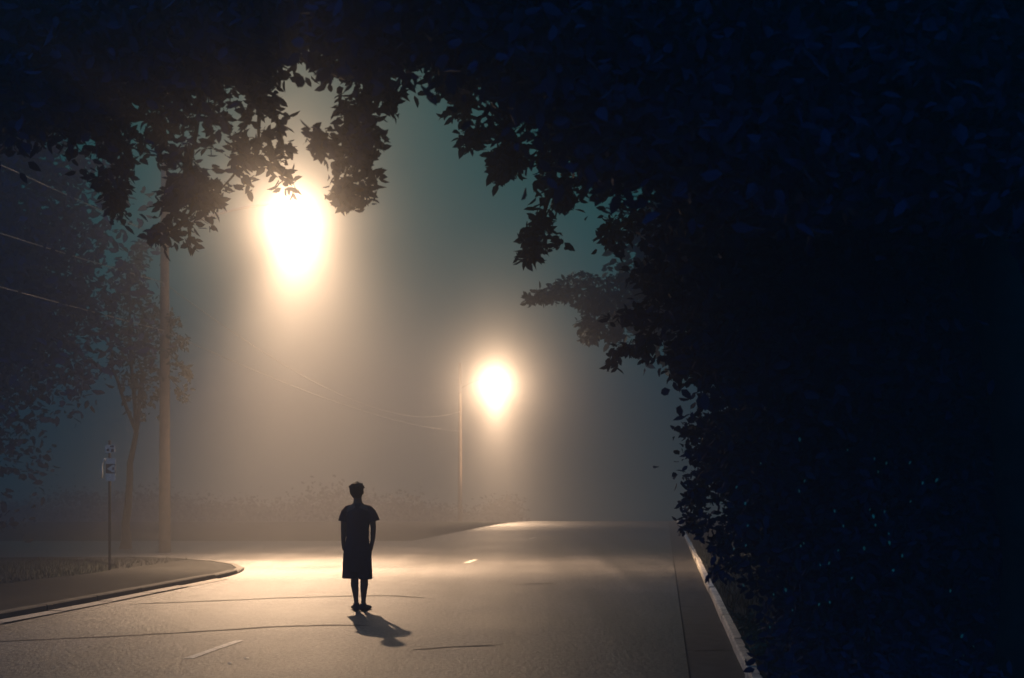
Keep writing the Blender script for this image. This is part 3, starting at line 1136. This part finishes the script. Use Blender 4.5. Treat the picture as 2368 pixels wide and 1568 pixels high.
# torso, neck, head
b.loft([(fx(447), 0, fz(760), .15, .10), (fx(447), 0, fz(700), .155, .11), (fx(447), 0, fz(600), .14, .10), (fx(450), 0, fz(500), .15, .105),
        (fx(452), 0, fz(400), .165, .105), (fx(453), 0, fz(360), .16, .09), (fx(453), 0, fz(338), .10, .07), (fx(452), 0, fz(322), .062, .06), (fx(450), .005, fz(300), .054, .058), (fx(447), .015, fz(275), .055, .062)])
b.loft([(fx(449), .03, fz(296), .025, .03), (fx(448), .03, fz(290), .045, .055), (fx(446), .02, fz(272), .062, .082), (fx(444), .01, fz(248), .074, .096), (fx(444), .0, fz(222), .080, .102),
        (fx(444), -.005, fz(200), .078, .10), (fx(444), -.005, fz(183), .064, .085), (fx(444), -.005, fz(172), .035, .05)])
b.ball((fx(446), .118, fz(246)), (.013, .02, .022), 6)                 # nose
b.ball((fx(446), .105, fz(268)), (.025, .010, .009), 6)                # mouth
for s in (-1, 1):
    b.ball((fx(444) + s * .082, .0, fz(240)), (.012, .022, .032), 6)   # ears
# legs
for (hx, kx, ax_, sgn) in ((425, 428, 440, -1), (503, 502, 495, 1)):
    b.loft([(fx(ax_), .0, 0.045, .036, .045), (fx(ax_), .0, 0.10, .031, .036), (fx(ax_ + (kx - ax_) * .25), .0, 0.16, .032, .038), (fx(ax_ + (kx - ax_) * .6), -.012, 0.27, .046, .054), (fx(kx), -.01, 0.34, .052, .058),
            (fx(kx), .0, 0.43, .053, .056), (fx(kx), .005, 0.50, .056, .060), (fx((kx + hx) / 2), .0, 0.66, .075, .080), (fx(hx + sgn * -2), 0, fz(740), .082, .09)])
    b.loft([(fx(ax_) + sgn * -.004, -.055, .035, .026, .03), (fx(ax_), -.02, .05, .036, .045), (fx(ax_) + sgn * .012, .06, .045, .042, .035), (fx(ax_) + sgn * .02, .13, .035, .044, .024), (fx(ax_) + sgn * .022, .17, .03, .03, .015)], axis='y')
# arms and hands
for (pts, sgn) in (([(445, 374), (402, 371), (373, 383), (354, 412), (345, 455), (341, 520), (338, 600), (338, 660), (343, 690)], -1),
                   ([(462, 374), (504, 371), (533, 383), (554, 412), (567, 455), (573, 520), (568, 600), (556, 660), (549, 690)], 1)):
    P_ = [Vector((fx(x), (0, 0, 0, 0, -.004, -.004, .01, .03, .04)[i], fz(y))) for i, (x, y) in enumerate(pts)]
    b.tube(P_, [.042, .045, .049, .049, .043, .037, .032, .027, .025], n=16)
    w = P_[-1]
    palm = w + Vector((-sgn * .004, .015, -.045))
    b.loft([(w.x, w.y, w.z + .01, .020, .028), (palm.x, palm.y, palm.z + .02, .017, .038), (palm.x, palm.y, palm.z - .03, .015, .038)], n=14)
    for k, (dy, ln) in enumerate(((.030, .075), (.010, .085), (-.010, .08), (-.028, .062))):
        q = palm + Vector((0, dy, -.025))
        b.tube([q, q + Vector((-sgn * .006, .004, -ln * .4)), q + Vector((-sgn * .016, .006, -ln * .75)), q + Vector((-sgn * .028, .006, -ln))], [.0095, .009, .0085, .006], n=8)
    q = palm + Vector((0, .03, .02))
    b.tube([q, q + Vector((-sgn * .008, .022, -.025)), q + Vector((-sgn * .012, .028, -.055))], [.012, .0105, .008], n=8)
body = b.build('body', M['skin'], person)
remesh(body, 0.0062, 3)
for s in (-1, 1):
    e = MB()
    e.ball((fx(446) + s * .032, .098, fz(232)), .0125, 8)
    e.build('eye', M['eye'], person, smooth=True)

b = MB()                                                               # hair
b.loft([(fx(445), -.02, fz(282), .050, .062), (fx(444), -.022, fz(262), .074, .085), (fx(443), -.018, fz(235), .090, .100), (fx(442), -.012, fz(210), .094, .108),
        (fx(443), -.008, fz(190), .088, .105), (fx(444), -.004, fz(174), .070, .088), (fx(446), 0, fz(164), .042, .055)])
for k in range(60):
    a = random.uniform(0, 2 * math.pi)
    el = random.uniform(0.05, 1.4)
    d = Vector((math.cos(a) * math.cos(el), math.sin(a) * math.cos(el), math.sin(el)))
    if d.y > 0.5 and d.z < 0.5:
        continue
    c = Vector((fx(443), -.01, fz(212))) + Vector((d.x * .088, d.y * .10, d.z * .076))
    t = c + d * random.uniform(.006, .016) + Vector((random.uniform(-.02, .02), random.uniform(-.02, .02), 0.0))
    b.tube([c - d * .02, c, t], [.022, .017, .006], n=7)
c = Vector((fx(446), 0, fz(170)))
b.tube([c, c + Vector((-.004, 0, .014)), c + Vector((-.018, 0, .022))], [.03, .02, .007], n=8)
c = Vector((fx(480), 0, fz(182)))
b.tube([c, c + Vector((.006, 0, .015)), c + Vector((.010, 0, .024))], [.025, .016, .006], n=8)
hair = b.build('hair', M['hair'], person)
remesh(hair, 0.005, 1)
# keep the hair off the face
import bmesh
bm = bmesh.new()
bm.from_mesh(hair.data)
kill = [v for v in bm.verts if v.co.y > 0.055 and v.co.z < fz(212)]
bmesh.ops.delete(bm, geom=kill, context='VERTS')
bm.to_mesh(hair.data)
bm.free()

b = MB()                                                               # t-shirt
b.loft([(fx(447), 0, fz(745), .185, .135), (fx(447), 0, fz(690), .180, .132), (fx(449), 0, fz(600), .150, .125), (fx(452), 0, fz(520), .150, .128),
        (fx(455), 0, fz(440), .164, .128), (fx(455), 0, fz(390), .160, .115), (fx(455), 0, fz(365), .122, .095), (fx(454), 0, fz(346), .090, .080), (fx(454), 0, fz(333), .072, .072), (fx(453), 0, fz(323), .060, .066)])
SL = [.040, .044, .049, .057, .062, .069]
for (pts, rr) in (([(445, 364), (405, 358), (373, 368), (352, 396), (342, 432), (338, 465)], SL), ([(462, 364), (503, 358), (537, 368), (560, 396), (575, 432), (583, 465)], SL)):
    b.tube([Vector((fx(x), 0, fz(y))) for x, y in pts], rr, n=18)
shirt = b.build('t_shirt', M['shirt'], person)
remesh(shirt, 0.0075, 3)

b = MB()                                                               # shorts
b.loft([(fx(447), 0, fz(860), .19, .14), (fx(447), 0, fz(800), .195, .145), (fx(447), 0, fz(720), .188, .138), (fx(447), 0, fz(660), .165, .125)])
b.loft([(fx(390), .0, fz(908), .104, .125), (fx(394), 0, fz(875), .108, .125), (fx(395), 0, fz(760), .095, .12)])
b.loft([(fx(513), .0, fz(916), .088, .118), (fx(508), 0, fz(878), .098, .12), (fx(503), 0, fz(760), .093, .118)])
shorts = b.build('shorts', M['shorts'], person)
remesh(shorts, 0.0075, 2)
for (ax_, sgn) in ((440, -1), (495, 1)):
    b = MB()
    x = fx(ax_)
    b.loft([(x - sgn * .004, -.085, .03, .026, .024), (x, -.06, .032, .040, .030), (x, -.0, .035, .043, .033), (x + sgn * .012, .07, .036, .050, .036), (x + sgn * .022, .14, .03, .050, .029), (x + sgn * .025, .19, .022, .032, .018)], axis='y', n=20)
    b.loft([(x, -.012, .03, .048, .065), (x, -.012, .075, .044, .055), (x, -.012, .10, .040, .047)])
    sh = b.build('shoe', M['shoe'], person)
    remesh(sh, 0.007, 2)
    sh.data.transform(Matrix.Translation((x, 0, 0)) @ Matrix.Rotation(math.radians(sgn * -10), 4, 'Z') @ Matrix.Translation((-x, 0, 0)))
person.location = (PX, PY, 0.004)

# ------------------------------------------------------------------ haze, night sky, blue fill, camera
HAZE = 0.0095
hz = MB()
hz.box((0, 47, 3.5), (276, 206, 26))
hm = bpy.data.materials.new('haze')
hm.use_nodes = True
nt = hm.node_tree
nt.nodes.clear()
out = nt.nodes.new('ShaderNodeOutputMaterial')
pv_ = nt.nodes.new('ShaderNodeVolumePrincipled')
pv_.inputs['Color'].default_value = (0.93, 0.93, 0.95, 1)
pv_.inputs['Density'].default_value = HAZE
pv_.inputs['Anisotropy'].default_value = 0.05
fw = nt.nodes.new('ShaderNodeVolumePrincipled')      # large droplets: the forward-scattering share of the same even fog
fw.inputs['Color'].default_value = (0.95, 0.95, 0.95, 1)
fw.inputs['Density'].default_value = 0.0115
fw.inputs['Anisotropy'].default_value = 0.955
ad = nt.nodes.new('ShaderNodeAddShader')
nt.links.new(pv_.outputs['Volume'], ad.inputs[0])
nt.links.new(fw.outputs['Volume'], ad.inputs[1])
nt.links.new(ad.outputs['Shader'], out.inputs['Volume'])
tag(hz.build('haze', hm), kind='stuff')

w = bpy.data.worlds.new('World')
S.world = w
w.use_nodes = True
bg = w.node_tree.nodes['Background']
bg.inputs['Color'].default_value = (0.0, 1.0, 0.92, 1)
bg.inputs['Strength'].default_value = 0.078

sun = bpy.data.lights.new('navy_fill', 'SUN')
sun.energy = 0.85
sun.angle = math.radians(160)      # added blue fill with no seen source, tints the darks navy
sun.color = (0.002, 0.16, 1.0)
so = bpy.data.objects.new('navy_fill', sun)
COL.objects.link(so)
so.rotation_euler = Vector((0.30, 1.0, -0.75)).to_track_quat('-Z', 'Y').to_euler()

cam = bpy.data.cameras.new('camera')
co = bpy.data.objects.new('camera', cam)
COL.objects.link(co)
co.location = (0, 0, CAMZ)
co.rotation_euler = (math.radians(90), 0, 0)
cam.sensor_width = 36
cam.lens = F / 2367 * 36
cam.shift_y = (HY - 784) / 2367
cam.clip_end = 1000
cam.dof.use_dof = True
cam.dof.focus_distance = 13.0
cam.dof.aperture_fstop = 1.6
S.camera = co

S.view_settings.view_transform = 'Standard'
S.view_settings.look = 'None'
S.view_settings.exposure = 0
S.view_settings.gamma = 1
S.cycles.use_denoising = True
S.cycles.volume_bounces = 0
S.cycles.max_bounces = 6
S.cycles.diffuse_bounces = 2
S.cycles.glossy_bounces = 2
S.cycles.sample_clamp_indirect = 3
